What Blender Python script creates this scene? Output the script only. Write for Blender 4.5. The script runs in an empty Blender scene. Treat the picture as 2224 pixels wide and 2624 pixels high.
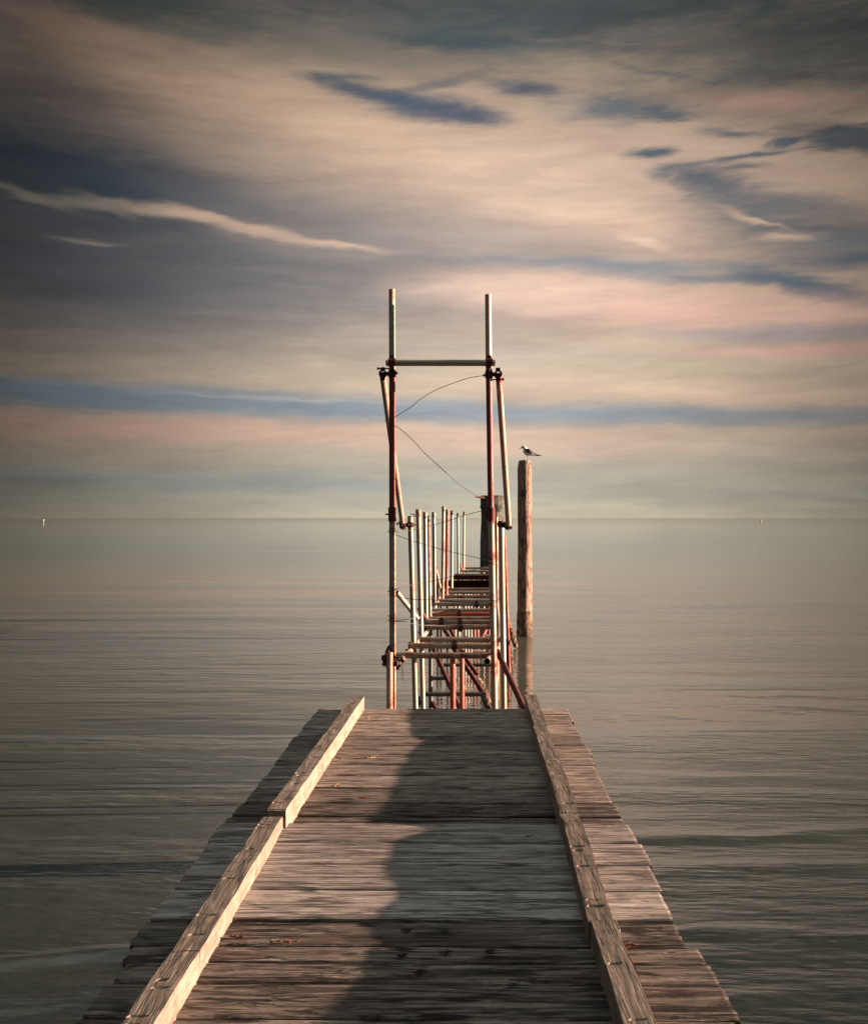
import bpy, bmesh, math, random
from mathutils import Vector, Matrix, noise
random.seed(7)
R = math.radians
scene = bpy.context.scene
col = scene.collection

# ------------------------------------------------------------------ camera
F = 2600.0                      # focal length in photo pixels (photo 2224 x 2624)
CX, HY = 1112.0, 1328.0         # principal column, horizon row
ZC = 2.5                        # eye above the water
ZD = 1.05                       # deck above the water
cam_d = bpy.data.cameras.new("camera")
cam = bpy.data.objects.new("camera", cam_d); col.objects.link(cam)
cam.location = (0, 0, ZC); cam.rotation_euler = (R(90), 0, 0)
cam_d.sensor_fit = 'VERTICAL'; cam_d.sensor_height = 24.0
cam_d.lens = 24.0 * F / 2624.0
cam_d.shift_y = (HY - 1312.0) / 2624.0
cam_d.clip_start = 0.05; cam_d.clip_end = 200000
scene.camera = cam
scene.render.resolution_x = 867; scene.render.resolution_y = 1024

def P(px, py, d):
    return Vector(((px - CX) / F * d, d, ZC - (py - HY) / F * d))
def lin(c):
    return tuple(((v/255)/12.92 if v/255 <= .04045 else ((v/255+.055)/1.055)**2.4) for v in c)

# ------------------------------------------------------------------ exposure, sun, sky
EXPO = 2.35
GAIN = 2 ** EXPO
vs = scene.view_settings
vs.view_transform = 'Standard'; vs.look = 'None'; vs.exposure = EXPO; vs.gamma = 1.0
vs.use_curve_mapping = False
SUN_EL, SUN_AZ = 6.5, 87.0      # azimuth measured from +Y towards +X
sun_d = bpy.data.lights.new("sun", 'SUN'); sun_d.energy = 5.0; sun_d.angle = R(0.5)
sun_d.color = (1.0, 0.65, 0.47)
sun = bpy.data.objects.new("sun", sun_d); col.objects.link(sun)
sv = Vector((math.sin(R(SUN_AZ))*math.cos(R(SUN_EL)), math.cos(R(SUN_AZ))*math.cos(R(SUN_EL)), math.sin(R(SUN_EL))))
sun.rotation_euler = (-sv).to_track_quat('-Z', 'Y').to_euler()
sun.location = (20, 0, 10)

world = bpy.data.worlds.new("World"); scene.world = world; world.use_nodes = True
wt = world.node_tree; wt.nodes.clear()
class NT:
    def __init__(s, t): s.t = t
    def n(s, typ, **kw):
        nd = s.t.nodes.new(typ)
        for k, v in kw.items(): setattr(nd, k, v)
        return nd
    def put(s, sock, v):
        if isinstance(v, bpy.types.NodeSocket): s.t.links.new(v, sock)
        elif v is not None: sock.default_value = v
    def math(s, op, a, b=None, c=None, clamp=False):
        nd = s.n('ShaderNodeMath', operation=op); nd.use_clamp = clamp
        s.put(nd.inputs[0], a); s.put(nd.inputs[1], b)
        if c is not None: s.put(nd.inputs[2], c)
        return nd.outputs[0]
    def vmath(s, op, a, b=None, scale=None):
        nd = s.n('ShaderNodeVectorMath', operation=op)
        s.put(nd.inputs[0], a); s.put(nd.inputs[1], b)
        if scale is not None: s.put(nd.inputs['Scale'], scale)
        return nd.outputs['Value'] if op in ('LENGTH', 'DOT_PRODUCT') else nd.outputs[0]
    def mapping(s, v, loc=(0,0,0), rot=(0,0,0), sc=(1,1,1), typ='POINT'):
        nd = s.n('ShaderNodeMapping', vector_type=typ)
        s.put(nd.inputs[0], v); nd.inputs['Location'].default_value = loc
        nd.inputs['Rotation'].default_value = rot; nd.inputs['Scale'].default_value = sc
        return nd.outputs[0]
    def noise(s, v, scale=1, detail=4, rough=.5, dist=0, out='Fac'):
        nd = s.n('ShaderNodeTexNoise'); s.put(nd.inputs['Vector'], v)
        nd.inputs['Scale'].default_value = scale; nd.inputs['Detail'].default_value = detail
        nd.inputs['Roughness'].default_value = rough; nd.inputs['Distortion'].default_value = dist
        return nd.outputs[out]
    def rng(s, v, a, b, c=0.0, d=1.0, smooth=False):
        nd = s.n('ShaderNodeMapRange'); nd.clamp = True
        if smooth: nd.interpolation_type = 'SMOOTHSTEP'
        s.put(nd.inputs[0], v)
        for i, q in enumerate((a, b, c, d)): s.put(nd.inputs[1+i], q)
        return nd.outputs[0]
    def mix(s, f, a, b, mode='MIX'):
        nd = s.n('ShaderNodeMix', data_type='RGBA', blend_type=mode)
        s.put(nd.inputs[0], f)
        for i, q in ((6, a), (7, b)):
            if isinstance(q, tuple) and len(q) == 3: q = (*q, 1)
            s.put(nd.inputs[i], q)
        return nd.outputs[2]
    def ramp(s, f, stops):
        nd = s.n('ShaderNodeValToRGB'); s.put(nd.inputs[0], f)
        e = nd.color_ramp.elements
        while len(e) < len(stops): e.new(0.5)
        for k, (p, c) in enumerate(stops): e[k].position = p; e[k].color = (*c, 1)
        return nd.outputs[0]

W = NT(wt)
tc = W.n('ShaderNodeTexCoord'); sep = W.n('ShaderNodeSeparateXYZ')
wt.links.new(tc.outputs['Generated'], sep.inputs[0])
az = W.math('MULTIPLY', W.math('ARCTAN2', sep.outputs[0], sep.outputs[1]), 26.0)
el = W.math('MULTIPLY', W.math('ARCSINE', sep.outputs[2]), 26.0)
cmb = W.n('ShaderNodeCombineXYZ'); W.put(cmb.inputs[0], az); W.put(cmb.inputs[1], el)
q0 = cmb.outputs[0]
def Q(px, py):                  # compass bearing and height of a cloud seen in the photo
    a = math.atan((px-CX)/F); e = math.atan((HY-py)/F*math.cos(a))
    return a*26, e*26
# two warps of the cloud field: broad swirls and fine wisps
w1 = W.vmath('SUBTRACT', W.noise(W.mapping(q0, sc=(.22,.55,1)), 1, 3, .5, 0, 'Color'), (.5,.5,.5))
w2 = W.vmath('SUBTRACT', W.noise(W.mapping(q0, rot=(0,0,R(12)), sc=(.8,3.2,1)), 1, 5, .6, .4, 'Color'), (.5,.5,.5))
q = W.vmath('ADD', q0, W.vmath('MULTIPLY', w1, (1.3,.36,0)))
q = W.vmath('ADD', q, W.vmath('MULTIPLY', w2, (1.1,.26,0)))
elw = W.math('ADD', el, W.math('MULTIPLY', W.math('SUBTRACT', W.noise(W.mapping(q0, sc=(.1,.5,1)),1,3), .5), .8))
c = W.ramp(W.math('DIVIDE', elw, 40.0), [
    (0.000, lin((184,177,152))), (0.010, lin((178,171,149))), (0.030, lin((166,159,142))),
    (0.060, lin((186,164,142))), (0.095, lin((188,170,146))), (0.14, lin((204,176,152))),
    (0.20, lin((205,178,154))), (0.25, lin((196,172,148))), (0.285, lin((165,150,135))),
    (0.315, lin((118,118,118))), (0.36, lin((84,92,104))), (0.55, lin((74,86,108))), (1.0, lin((66,78,104)))])
fib = W.math('SUBTRACT', W.noise(W.mapping(q0, rot=(0,0,R(9)), sc=(.42,2.3,1)), 1, 9, .66, .6), .5)
fib = W.math('ADD', W.math('MULTIPLY', fib, 1.5), W.math('MULTIPLY', W.math('SUBTRACT', W.noise(W.mapping(q0, rot=(0,0,R(16)), sc=(1.3,6.5,1)), 1, 6, .6, .4), .5), .7))
fib = W.math('MULTIPLY', fib, W.rng(el, 5.0, 10.0, .32, .95, True))
def layer(c, px, py, rx, ry, rot, rgb, st, hard=0.0, wisp=.7):
    a, e = Q(px, py)
    v = W.vmath('SUBTRACT', q, (a, e, 0))
    v = W.mapping(v, rot=(0,0,R(rot)))
    v = W.vmath('MULTIPLY', v, (100/(rx*1.5), 100/(ry*1.5), 0))
    f = W.rng(W.math('ADD', W.vmath('LENGTH', v), W.math('MULTIPLY', fib, wisp) if wisp != 1.0 else fib), hard, 1.0, st, 0.0, smooth=True)
    return W.mix(f, c, lin(rgb))
LAYERS = [
 (250,470,1200,170,8,(84,96,106),.97,0,.3), (330,720,1150,190,3,(108,112,114),.9,0,.3), (0,540,600,420,5,(64,77,88),.6,0,.3),
 (950,560,460,70,6,(158,147,139),.55,0,.4), (1500,640,500,40,4,(170,156,148),.4,0,.5),
 
 (420,30,620,60,6,(96,110,107),0.90), (1500,30,600,90,2,(83,97,101),0.80),
 (330,150,300,60,16,(210,174,151),0.75), (480,90,260,18,8,(95,112,114),0.60), (170,240,260,40,12,(130,120,116),0.60),
 (820,290,560,110,10,(226,194,165),0.90), (1500,440,520,130,4,(218,190,167),0.75), (700,420,420,60,12,(201,176,153),0.50),
 (1180,90,420,60,4,(98,110,111),0.80), (1230,118,170,18,4,(85,102,108),0.80), (930,60,90,10,2,(140,132,122),0.60),
 (1050,150,360,30,9,(160,146,130),0.70), (1600,170,280,22,8,(176,160,136),0.60), (1690,190,140,10,14,(112,112,112),0.60),
 
 (870,193,95,12,0,(104,120,121),0.80),
 (1610,286,190,32,2,(105,118,126),0.85), (1700,300,60,16,12,(81,104,117),0.68,.2), (1860,342,80,11,6,(93,110,121),0.90),
 (1660,390,66,11,0,(88,106,118),0.90,.2), (2000,362,45,13,0,(73,97,115),0.81,.3), (1920,398,170,9,-3,(93,110,121),0.90),
 (1900,428,75,8,2,(104,118,124),0.80), (2190,352,150,30,10,(66,86,98),0.85,.3), 
 (2060,520,200,25,14,(109,122,127),0.50), (1960,570,110,14,28,(218,188,161),0.90), (2030,610,60,12,0,(210,180,155),0.80),
 (1560,560,260,30,6,(224,192,167),0.70), (1650,615,80,12,14,(234,202,177),0.80),
 (2110,120,520,150,4,(84,96,97),0.85), (1760,110,200,40,6,(150,138,126),0.45), (1990,256,240,26,5,(210,166,149),0.70),
 (240,617,90,7,0,(170,162,150),0.70),
 (1600,682,430,22,4,(125,136,143),0.85), (1780,712,260,14,5,(116,128,134),0.85,.2), (2090,742,200,24,18,(97,113,123),0.95,.2), (2170,662,140,22,-2,(104,116,122),0.90), (2200,600,150,30,4,(121,132,133),0.70),
 (1420,740,380,45,2,(228,194,171),0.80), (1900,800,520,50,4,(226,182,163),0.75), (2020,850,380,24,3,(150,144,146),0.70), (2060,895,280,18,2,(222,174,159),0.75),
 (1300,905,420,22,2,(172,160,148),0.50), (1700,1000,500,30,3,(208,180,157),0.60),
 (100,1010,1500,42,1.2,(108,134,147),0.81,.15), (700,1022,300,6,1,(176,172,168),0.70), (1500,1062,1200,24,1.6,(129,139,145),0.85), (2000,1075,600,22,0,(130,134,136),0.60),
 (250,1098,1100,34,.8,(198,164,145),0.85), (1300,1150,500,26,1,(198,170,149),0.60), (500,1235,1100,34,.5,(146,152,148),0.70), (1900,1268,650,26,0,(158,157,145),0.60), (300,1290,900,20,0,(154,154,146),0.50),
 (470,543,130,14,5,(226,194,164),.85,.05,.5), (640,580,190,15,10,(232,198,168),.9,.1,.5), (830,620,170,10,7,(224,192,164),.85,0,.5), (700,600,260,34,9,(176,158,144),.5,0,.6),
 (50,492,110,12,12,(170,160,144),.7,0,.5), (190,515,160,12,-1,(168,158,142),.75,0,.6), (280,522,90,12,14,(168,157,141),.6,0,.5), (370,530,60,14,10,(190,172,152),.6,0,.5),
 (950,240,170,20,12,(92,107,120),.9,.15,.5), (1060,274,210,30,7,(84,100,117),.8,.05,.75), (1090,218,150,12,-8,(104,112,118),.7,0,.6), (1185,293,110,22,4,(74,92,114),.8,.05,.6), (1130,255,70,12,4,(150,142,140),.5,0,.6),
 (1365,234,110,22,8,(82,98,116),.85,.05,.6), (1810,460,120,30,14,(88,101,114),.85,.1,.6), (1900,520,170,34,24,(114,122,124),.7,0,.7), (2060,600,320,90,16,(100,110,117),.75,0,.6), (1940,560,90,10,24,(216,186,160),.85,0,.5), (2010,604,70,13,2,(216,186,160),.85,.1,.5), (1990,590,60,8,10,(120,122,128),.6,0,.5),
]
for L in LAYERS: c = layer(c, *L)
# wispy streak texture over all of the cloud
s1 = W.noise(W.mapping(q, rot=(0,0,R(8)), sc=(.16,1.1,1)), 1.6, 6, .62, .3)
s2 = W.noise(W.mapping(q, rot=(0,0,R(5)), sc=(.5,4.0,1)), 1.5, 5, .6, .2)
c = W.mix(1.0, c, W.ramp(s1, [(.3,(.86,.86,.87)), (.7,(1.14,1.135,1.12))]), 'MULTIPLY')
c = W.mix(1.0, c, W.ramp(s2, [(.3,(.965,.965,.97)), (.7,(1.035,1.035,1.03))]), 'MULTIPLY')
# vignette put into the sky colour: brightest mid-view, dimming towards the edges
gv = W.vmath('MULTIPLY', W.vmath('SUBTRACT', q0, (1.3, 3.5, 0)), (1/14.5, 1/13.2, 0))
g = W.rng(W.vmath('LENGTH', gv), 0.0, 1.0, 1.5, .21, smooth=True)
c = W.mix(1.0, c, g, 'MULTIPLY')
sky = W.n('ShaderNodeTexSky', sky_type='NISHITA'); sky.sun_disc = False
sky.sun_elevation = R(SUN_EL); sky.sun_rotation = R(SUN_AZ); sky.altitude = 0
skc = W.vmath('SCALE', W.vmath('MULTIPLY', sky.outputs[0], (1.10,.98,.72)), scale=0.21)
cloud = W.vmath('SCALE', W.vmath('MULTIPLY', c, (1.0,.985,1.015)), scale=1.0/GAIN)
# the overcast sheet covers the seaward half; clear sky shows behind the viewer and overhead
cover = W.math('MULTIPLY', W.rng(W.math('ABSOLUTE', az), 20, 40, 1, .1, True), W.rng(el, 14, 30, 1, .35, True))
# added out of view: low sky darkened behind the viewer to cut fill light
skc = W.vmath('MINIMUM', skc, (.118,.121,.113))  # clear sky clipped so the sun side adds less fill light
fill_cut = W.math('MULTIPLY', W.rng(W.math('ABSOLUTE', az), 18, 30, 0, 1, True), W.rng(el, 11, 27, 1, 0, True))
skc = W.mix(fill_cut, skc, tuple(v/GAIN for v in lin((56,58,60))))
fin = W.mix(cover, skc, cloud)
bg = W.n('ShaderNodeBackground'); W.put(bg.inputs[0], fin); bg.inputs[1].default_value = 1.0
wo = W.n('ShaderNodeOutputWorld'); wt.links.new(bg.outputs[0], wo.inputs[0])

# ------------------------------------------------------------------ helpers
def tag(o, label=None, cat=None, group=None, kind=None):
    if label: o['label'] = label
    if cat: o['category'] = cat
    if group: o['group'] = group
    if kind: o['kind'] = kind
    return o
def empty(name, loc=(0,0,0)):
    o = bpy.data.objects.new(name, None); col.objects.link(o); o.location = loc
    o.empty_display_size = .2
    return o
def link(name, bm, mat, parent=None, smooth=False):
    """bmesh in world coordinates -> one mesh object whose origin is its middle"""
    bm.normal_update()
    cs = [v.co for v in bm.verts]
    mid = sum(cs, Vector()) / len(cs)
    bmesh.ops.translate(bm, verts=bm.verts, vec=-mid)
    me = bpy.data.meshes.new(name); bm.to_mesh(me); bm.free()
    me.materials.append(mat)
    if smooth:
        for p in me.polygons: p.use_smooth = True
    o = bpy.data.objects.new(name, me); col.objects.link(o)
    if parent is not None:
        o.parent = parent
        ploc = Vector(parent.location); pp = parent.parent
        while pp is not None: ploc += Vector(pp.location); pp = pp.parent
        o.location = mid - ploc
    else: o.location = mid
    return o
def frame(d):
    d = d.normalized(); a = Vector((0,0,1)) if abs(d.z) < .9 else Vector((1,0,0))
    u = d.cross(a).normalized(); return u, d.cross(u).normalized()
def add_tube(bm, p0, p1, r, wall=.004, seg=18, r1=None):
    """hollow tube"""
    p0, p1 = Vector(p0), Vector(p1); u, v = frame(p1-p0); r1 = r if r1 is None else r1
    rings = []
    for p, rr in ((p0, r), (p1, r1), (p1, r1-wall), (p0, r-wall)):
        rings.append([bm.verts.new(p + (u*math.cos(t)+v*math.sin(t))*rr) for t in [2*math.pi*k/seg for k in range(seg)]])
    for i in range(4):
        a, b = rings[i], rings[(i+1) % 4]
        for k in range(seg): bm.faces.new((a[k], a[(k+1)%seg], b[(k+1)%seg], b[k]))
def add_rod(bm, pts, rad, seg=10, cap=True):
    """solid rod through points, radius number or list"""
    pts = [Vector(p) for p in pts]; prev = None
    for i, p in enumerate(pts):
        t = (pts[min(i+1, len(pts)-1)] - pts[max(i-1, 0)])
        u, v = frame(t); rr = rad[i] if isinstance(rad, (list, tuple)) else rad
        ring = [bm.verts.new(p + (u*math.cos(a)+v*math.sin(a))*rr) for a in [2*math.pi*k/seg for k in range(seg)]]
        if prev:
            for k in range(seg): bm.faces.new((prev[k], prev[(k+1)%seg], ring[(k+1)%seg], ring[k]))
        elif cap: bm.faces.new(ring[::-1])
        prev = ring
    if cap: bm.faces.new(prev)
def add_box(bm, c, s, rot=None, bev=.0):
    m = Matrix.Translation(Vector(c)) @ (rot.to_4x4() if rot else Matrix()) @ Matrix.Diagonal((*s, 1))
    r = bmesh.ops.create_cube(bm, size=1.0, matrix=m)
    if bev:
        es = list({e for v in r['verts'] for e in v.link_edges})
        bmesh.ops.bevel(bm, geom=es, offset=bev, segments=2, affect='EDGES')

# ------------------------------------------------------------------ materials
def new_mat(name):
    m = bpy.data.materials.new(name); m.use_nodes = True
    t = m.node_tree; t.nodes.clear(); N = NT(t)
    b = N.n('ShaderNodeBsdfPrincipled'); o = N.n('ShaderNodeOutputMaterial')
    t.links.new(b.outputs[0], o.inputs[0])
    return m, N, b
def setup_bump(N, b, h, strength, dist):
    bp = N.n('ShaderNodeBump'); bp.inputs['Strength'].default_value = strength
    bp.inputs['Distance'].default_value = dist; N.put(bp.inputs['Height'], h)
    N.put(b.inputs['Normal'], bp.outputs[0]); return bp
def wood(name, dark, mid, light, along='X', rough=1.0, fine=60, stain=None, extra=None, warpk=.03, crackt=.28, dash=(6.5,34,.75), glk=.96):
    m, N, b = new_mat(name)
    tcn = N.n('ShaderNodeTexCoord'); oi = N.n('ShaderNodeObjectInfo')
    off = N.vmath('SCALE', N.n('ShaderNodeCombineXYZ').outputs[0], scale=1)
    cx = N.n('ShaderNodeCombineXYZ')
    for i, k in enumerate((31.0, 17.0, 9.0)): N.put(cx.inputs[i], N.math('MULTIPLY', oi.outputs['Random'], k))
    p = N.vmath('ADD', tcn.outputs['Object'], cx.outputs[0])
    def S(a, c_): return {'X': (a, c_, c_), 'Y': (c_, a, c_), 'Z': (c_, c_, a)}[along]
    warp = N.vmath('SCALE', N.vmath('SUBTRACT', N.noise(N.mapping(p, sc=S(1.4, 5)), 1, 3, .5, 0, 'Color'), (.5,.5,.5)), scale=warpk)
    pw = N.vmath('ADD', p, warp)
    g1 = N.noise(N.mapping(pw, sc=S(2.4, fine)), 1, 6, .65)              # grain lines
    g2 = N.noise(N.mapping(pw, sc=S(1.6, fine*.3)), 1, 5, .6)            # broader bands
    g3 = N.noise(N.mapping(pw, sc=S(9, fine*3.2)), 1, 5, .75)             # fibres
    bl = N.noise(N.mapping(p, sc=S(3, 6)), 1, 7, .7, .4)                                          # blotches of weather
    gl1 = N.rng(N.math('ABSOLUTE', N.math('SUBTRACT', N.noise(N.mapping(pw, sc=S(1.3, fine*.36)), 1, 3, .5), .5)), .012, .055, 1, 0)
    gl2 = N.rng(N.math('ABSOLUTE', N.math('SUBTRACT', N.noise(N.mapping(pw, sc=S(2.0, fine*1.3)), 1, 3, .5), .47)), .01, .07, 1, 0)
    gl = N.math('MAXIMUM', gl1, N.math('MULTIPLY', gl2, .75))
    crack = N.rng(N.noise(N.mapping(pw, sc=S(.8, fine*.5)), 1, 4, .55, .2), crackt, crackt+.05, 1, 0)
    g = N.math('ADD', N.math('MULTIPLY', g1, .25), N.math('ADD', N.math('MULTIPLY', g2, .15), N.math('ADD', N.math('MULTIPLY', g3, .35), N.math('MULTIPLY', N.noise(p, 30, 5, .7), .25))))
    c = N.ramp(g, [(.30, dark), (.5, mid), (.72, light)])
    # short split fibres, dark and silvery
    d1 = N.rng(N.noise(N.mapping(pw, sc=S(dash[0], dash[1])), 1, 4, .6), .38, .45, 1, 0)
    d2 = N.rng(N.noise(N.mapping(N.vmath('ADD', pw, (3,5,7)), sc=S(dash[0]*1.3, dash[1]*1.2)), 1, 4, .6), .56, .64, 0, 1)
    c = N.mix(N.math('MULTIPLY', d1, dash[2]), c, tuple(v*.45 for v in dark))
    c = N.mix(N.math('MULTIPLY', d2, dash[2]*.55), c, tuple(min(1, v*1.12) for v in light))
    c = N.mix(N.rng(bl, .46, .68, 0, .55), c, dark)
    c = N.mix(1.0, c, N.rng(oi.outputs['Random'], 0, 1, .70, 1.18), 'MULTIPLY')
    c = N.mix(N.math('MULTIPLY', N.math('MULTIPLY', gl, glk), N.rng(N.noise(N.mapping(p, sc=S(2, 9)), 1, 3, .5), .32, .55, .45, 1)), c, tuple(v*.35 for v in dark))
    c = N.mix(N.math('MULTIPLY', crack, .9), c, tuple(v*.22 for v in dark))
    if extra: c = extra(N, p, c, dark)
    if stain:
        sn = N.rng(N.noise(N.mapping(p, sc=S(2.5, 5)), 1, 4, .6), .56, .7, 0, .6)
        c = N.mix(sn, c, stain)
    spots = N.rng(N.noise(p, 46, 3, .7), .70, .74, 0, .8)
    c = N.mix(spots, c, tuple(v*.3 for v in dark))
    N.put(b.inputs['Base Color'], c)
    b.inputs['Roughness'].default_value = .86; b.inputs['Specular IOR Level'].default_value = .25
    h = N.math('ADD', N.math('MULTIPLY', g1, .4), N.math('ADD', N.math('ADD', N.math('MULTIPLY', g3, .2), N.math('MULTIPLY', N.math('SUBTRACT', d2, d1), .22)), N.math('SUBTRACT', N.math('MULTIPLY', crack, -.6), N.math('MULTIPLY', gl, .45))))
    setup_bump(N, b, h, .8*rough, .006)
    return m
M = {}
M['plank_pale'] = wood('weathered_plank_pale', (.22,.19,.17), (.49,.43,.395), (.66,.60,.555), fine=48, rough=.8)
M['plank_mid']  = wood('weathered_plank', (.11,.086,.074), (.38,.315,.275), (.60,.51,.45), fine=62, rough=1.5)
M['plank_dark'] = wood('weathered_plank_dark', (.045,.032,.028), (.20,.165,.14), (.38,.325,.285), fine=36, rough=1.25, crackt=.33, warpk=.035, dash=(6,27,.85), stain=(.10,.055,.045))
def kerb_wear(N, p, c, dark):
    # dark weather stains running down the faces, and checks across the top
    st = N.rng(N.noise(N.mapping(p, sc=(2.5, 11, 3)), 1, 5, .65), .50, .66, 0, .7)
    c = N.mix(st, c, tuple(v*.7 for v in dark))
    ck = N.rng(N.noise(N.mapping(p, rot=(0,0,.12), sc=(5, 30, 9)), 1, 4, .6, .6), .66, .70, 0, .9)
    return N.mix(ck, c, tuple(v*.15 for v in dark))
M['kerb'] = wood('weathered_kerb', (.12,.095,.075), (.235,.20,.165), (.33,.29,.245), along='Y', fine=70, rough=.3, extra=kerb_wear, warpk=.012, dash=(7,60,.45), glk=.35)
M['beam'] = wood('under_beam', (.04,.03,.025), (.09,.07,.06), (.14,.11,.09), along='Y', fine=30)
M['pile'] = wood('pile_timber', (.12,.08,.065), (.25,.175,.14), (.36,.27,.22), along='Z', fine=22, rough=1.4)
M['old_pile'] = wood('old_pile_timber', (.035,.045,.042), (.12,.13,.115), (.32,.30,.25), along='Z', fine=16, rough=1.6)

def pipe(name, base, rustiness, rust=(.10,.022,.012), metallic=.0, rough=.55, low=None, spread=.10):
    """painted or galvanised scaffold tube with rust patches"""
    m, N, b = new_mat(name)
    tcn = N.n('ShaderNodeTexCoord'); oi = N.n('ShaderNodeObjectInfo')
    cx = N.n('ShaderNodeCombineXYZ')
    for i, k in enumerate((13.0, 29.0, 7.0)): N.put(cx.inputs[i], N.math('MULTIPLY', oi.outputs['Random'], k))
    p = N.vmath('ADD', tcn.outputs['Object'], cx.outputs[0])
    n1 = N.noise(p, 7, 6, .68, .4); n2 = N.noise(p, 60, 4, .7); n3 = N.noise(p, 1.7, 3, .5)
    f = N.math('ADD', N.math('MULTIPLY', n1, .55), N.math('ADD', N.math('MULTIPLY', n2, .15), N.math('MULTIPLY', n3, .3)))
    thr = .62 - .26*rustiness
    rf = N.rng(f, thr, thr+spread)
    cbase = N.mix(N.rng(n2, .35, .7, 0, .5), base, tuple(v*.55 for v in base))
    crust = N.mix(N.rng(n2, .4, .65), rust, tuple(min(1, v*1.9) for v in rust))
    c = N.mix(rf, cbase, crust)
    N.put(b.inputs['Base Color'], c)
    N.put(b.inputs['Roughness'], N.rng(rf, 0, 1, rough, .95))
    if metallic: N.put(b.inputs['Metallic'], N.rng(rf, 0, 1, metallic, 0))
    setup_bump(N, b, N.math('ADD', N.math('MULTIPLY', f, 1.0), N.math('MULTIPLY', rf, .2)), .5, .002)
    return m
M['galv']     = pipe('galvanised_tube', (.31,.26,.21), .52, rust=(.16,.075,.045), metallic=.15)
M['galv_new'] = pipe('clean_galvanised_tube', (.35,.305,.25), .26, rust=(.14,.07,.05), metallic=.2)
M['galv_rust']= pipe('rusty_galvanised_tube', (.28,.215,.165), .62, rust=(.11,.03,.02), metallic=.05)
M['galv_patch']= pipe('patchy_galvanised_tube', (.33,.26,.205), .34, rust=(.15,.02,.015), spread=.06)
M['orange']   = pipe('orange_rust_tube', (.27,.11,.065), .66, rust=(.27,.045,.028))
M['red']      = pipe('red_painted_tube', (.17,.022,.018), .5, rust=(.10,.018,.016), spread=.2)
M['dark_red'] = pipe('dark_red_tube', (.06,.004,.007), .5, rust=(.022,.003,.004), rough=.8, spread=.2)
M['coupler']  = pipe('rusted_coupler_steel', (.05,.014,.012), .6, rust=(.028,.010,.009), rough=.85, spread=.2)
M['red_coupler'] = pipe('red_coupler_steel', (.11,.015,.014), .6, rust=(.04,.008,.008), rough=.8, spread=.2)
M['wet_tube'] = pipe('wet_lower_tube', (.06,.065,.055), .45, rust=(.03,.02,.015), rough=.6, spread=.2)
M['crust']    = pipe('mussel_crust', (.06,.04,.03), .5, rust=(.20,.14,.09), rough=.95, spread=.12)
M['beam_red'] = pipe('maroon_beam', (.022,.004,.005), .5, rust=(.012,.004,.004), rough=.9)  # plain near-black maroon colour
M['wire']     = pipe('thin_wire_steel', (.035,.05,.05), .3, rust=(.05,.03,.02), rough=.6)
M['weed']     = pipe('dried_weed', (.08,.025,.018), .5, rust=(.12,.055,.035), rough=.95)
M['weed_pale']= pipe('pale_dried_weed', (.38,.26,.17), .4, rust=(.45,.36,.26), rough=.95)
M['weed_dark']= pipe('dark_droppings', (.03,.02,.015), .5, rust=(.05,.03,.02), rough=.95)
M['nail']     = pipe('nail_iron', (.05,.03,.025), .5, rust=(.09,.03,.02))
def plain(name, rgb, rough=.6):
    m, N, b = new_mat(name)
    tcn = N.n('ShaderNodeTexCoord')
    n = N.noise(tcn.outputs['Object'], 90, 4, .6)
    N.put(b.inputs['Base Color'], N.mix(N.rng(n, .3, .7), tuple(v*.8 for v in rgb), rgb))
    b.inputs['Roughness'].default_value = rough
    return m
M['white_feather'] = plain('white_feathers', (.80,.79,.76), .8)
M['grey_feather']  = plain('slate_feathers', (.035,.045,.06), .8)
M['brown_feather'] = plain('brown_feathers', (.16,.10,.075), .8)
M['black_feather'] = plain('black_feathers', (.012,.011,.012), .7)
M['beak'] = plain('dark_beak', (.04,.022,.015), .5)
M['leg']  = plain('pink_leg', (.16,.05,.04), .6)
M['buoy'] = plain('white_buoy_paint', (.5,.46,.40), .5)
M['buoy_dark'] = plain('dark_buoy_band', (.05,.06,.055), .6)

# ------------------------------------------------------------------ water: one sheet out to the horizon
def water_mat():
    m, N, b = new_mat('sea_water')
    ge = N.n('ShaderNodeNewGeometry'); p = ge.outputs['Position']
    sp = N.n('ShaderNodeSeparateXYZ'); N.put(sp.inputs[0], p)
    # turbid water colour; dark near, paler far to make up for weak reflection
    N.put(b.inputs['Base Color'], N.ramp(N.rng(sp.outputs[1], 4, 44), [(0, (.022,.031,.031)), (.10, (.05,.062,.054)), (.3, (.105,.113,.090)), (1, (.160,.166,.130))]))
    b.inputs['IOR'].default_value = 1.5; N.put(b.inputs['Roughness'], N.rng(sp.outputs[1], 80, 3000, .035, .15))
    b.inputs['Specular IOR Level'].default_value = .85
    wv = N.vmath('ADD', p, N.vmath('SCALE', N.noise(N.mapping(p, sc=(.25,.5,1)), 1, 3, .5, 0, 'Color'), scale=.35))
    rip = N.noise(N.mapping(wv, rot=(0,0,R(6)), sc=(1.5,5.2,1)), 1, 2, .5, .2)     # long low ripples
    fin = N.noise(N.mapping(wv, rot=(0,0,R(-10)), sc=(4.5,22,1)), 1, 2, .5, .1)        # cat's paws
    big = N.noise(N.mapping(p, sc=(.035,.42,1)), 1, 4, .6, .3)                         # wind bands
    band = N.rng(big, .44, .60, .05, 1.0, True)
    band = N.math('MAXIMUM', band, N.rng(sp.outputs[1], 5, 13, .85, 0))
    fade = N.rng(sp.outputs[1], 12, 50, 1.0, .16)
    h = N.math('ADD', N.math('MULTIPLY', rip, 1.0), N.math('MULTIPLY', N.math('MULTIPLY', fin, .42), band))
    h = N.math('MULTIPLY', h, N.math('MULTIPLY', N.rng(band, 0, 1, .22, 1.0), fade))
    setup_bump(N, b, h, 1.0, .022)
    return m
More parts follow.
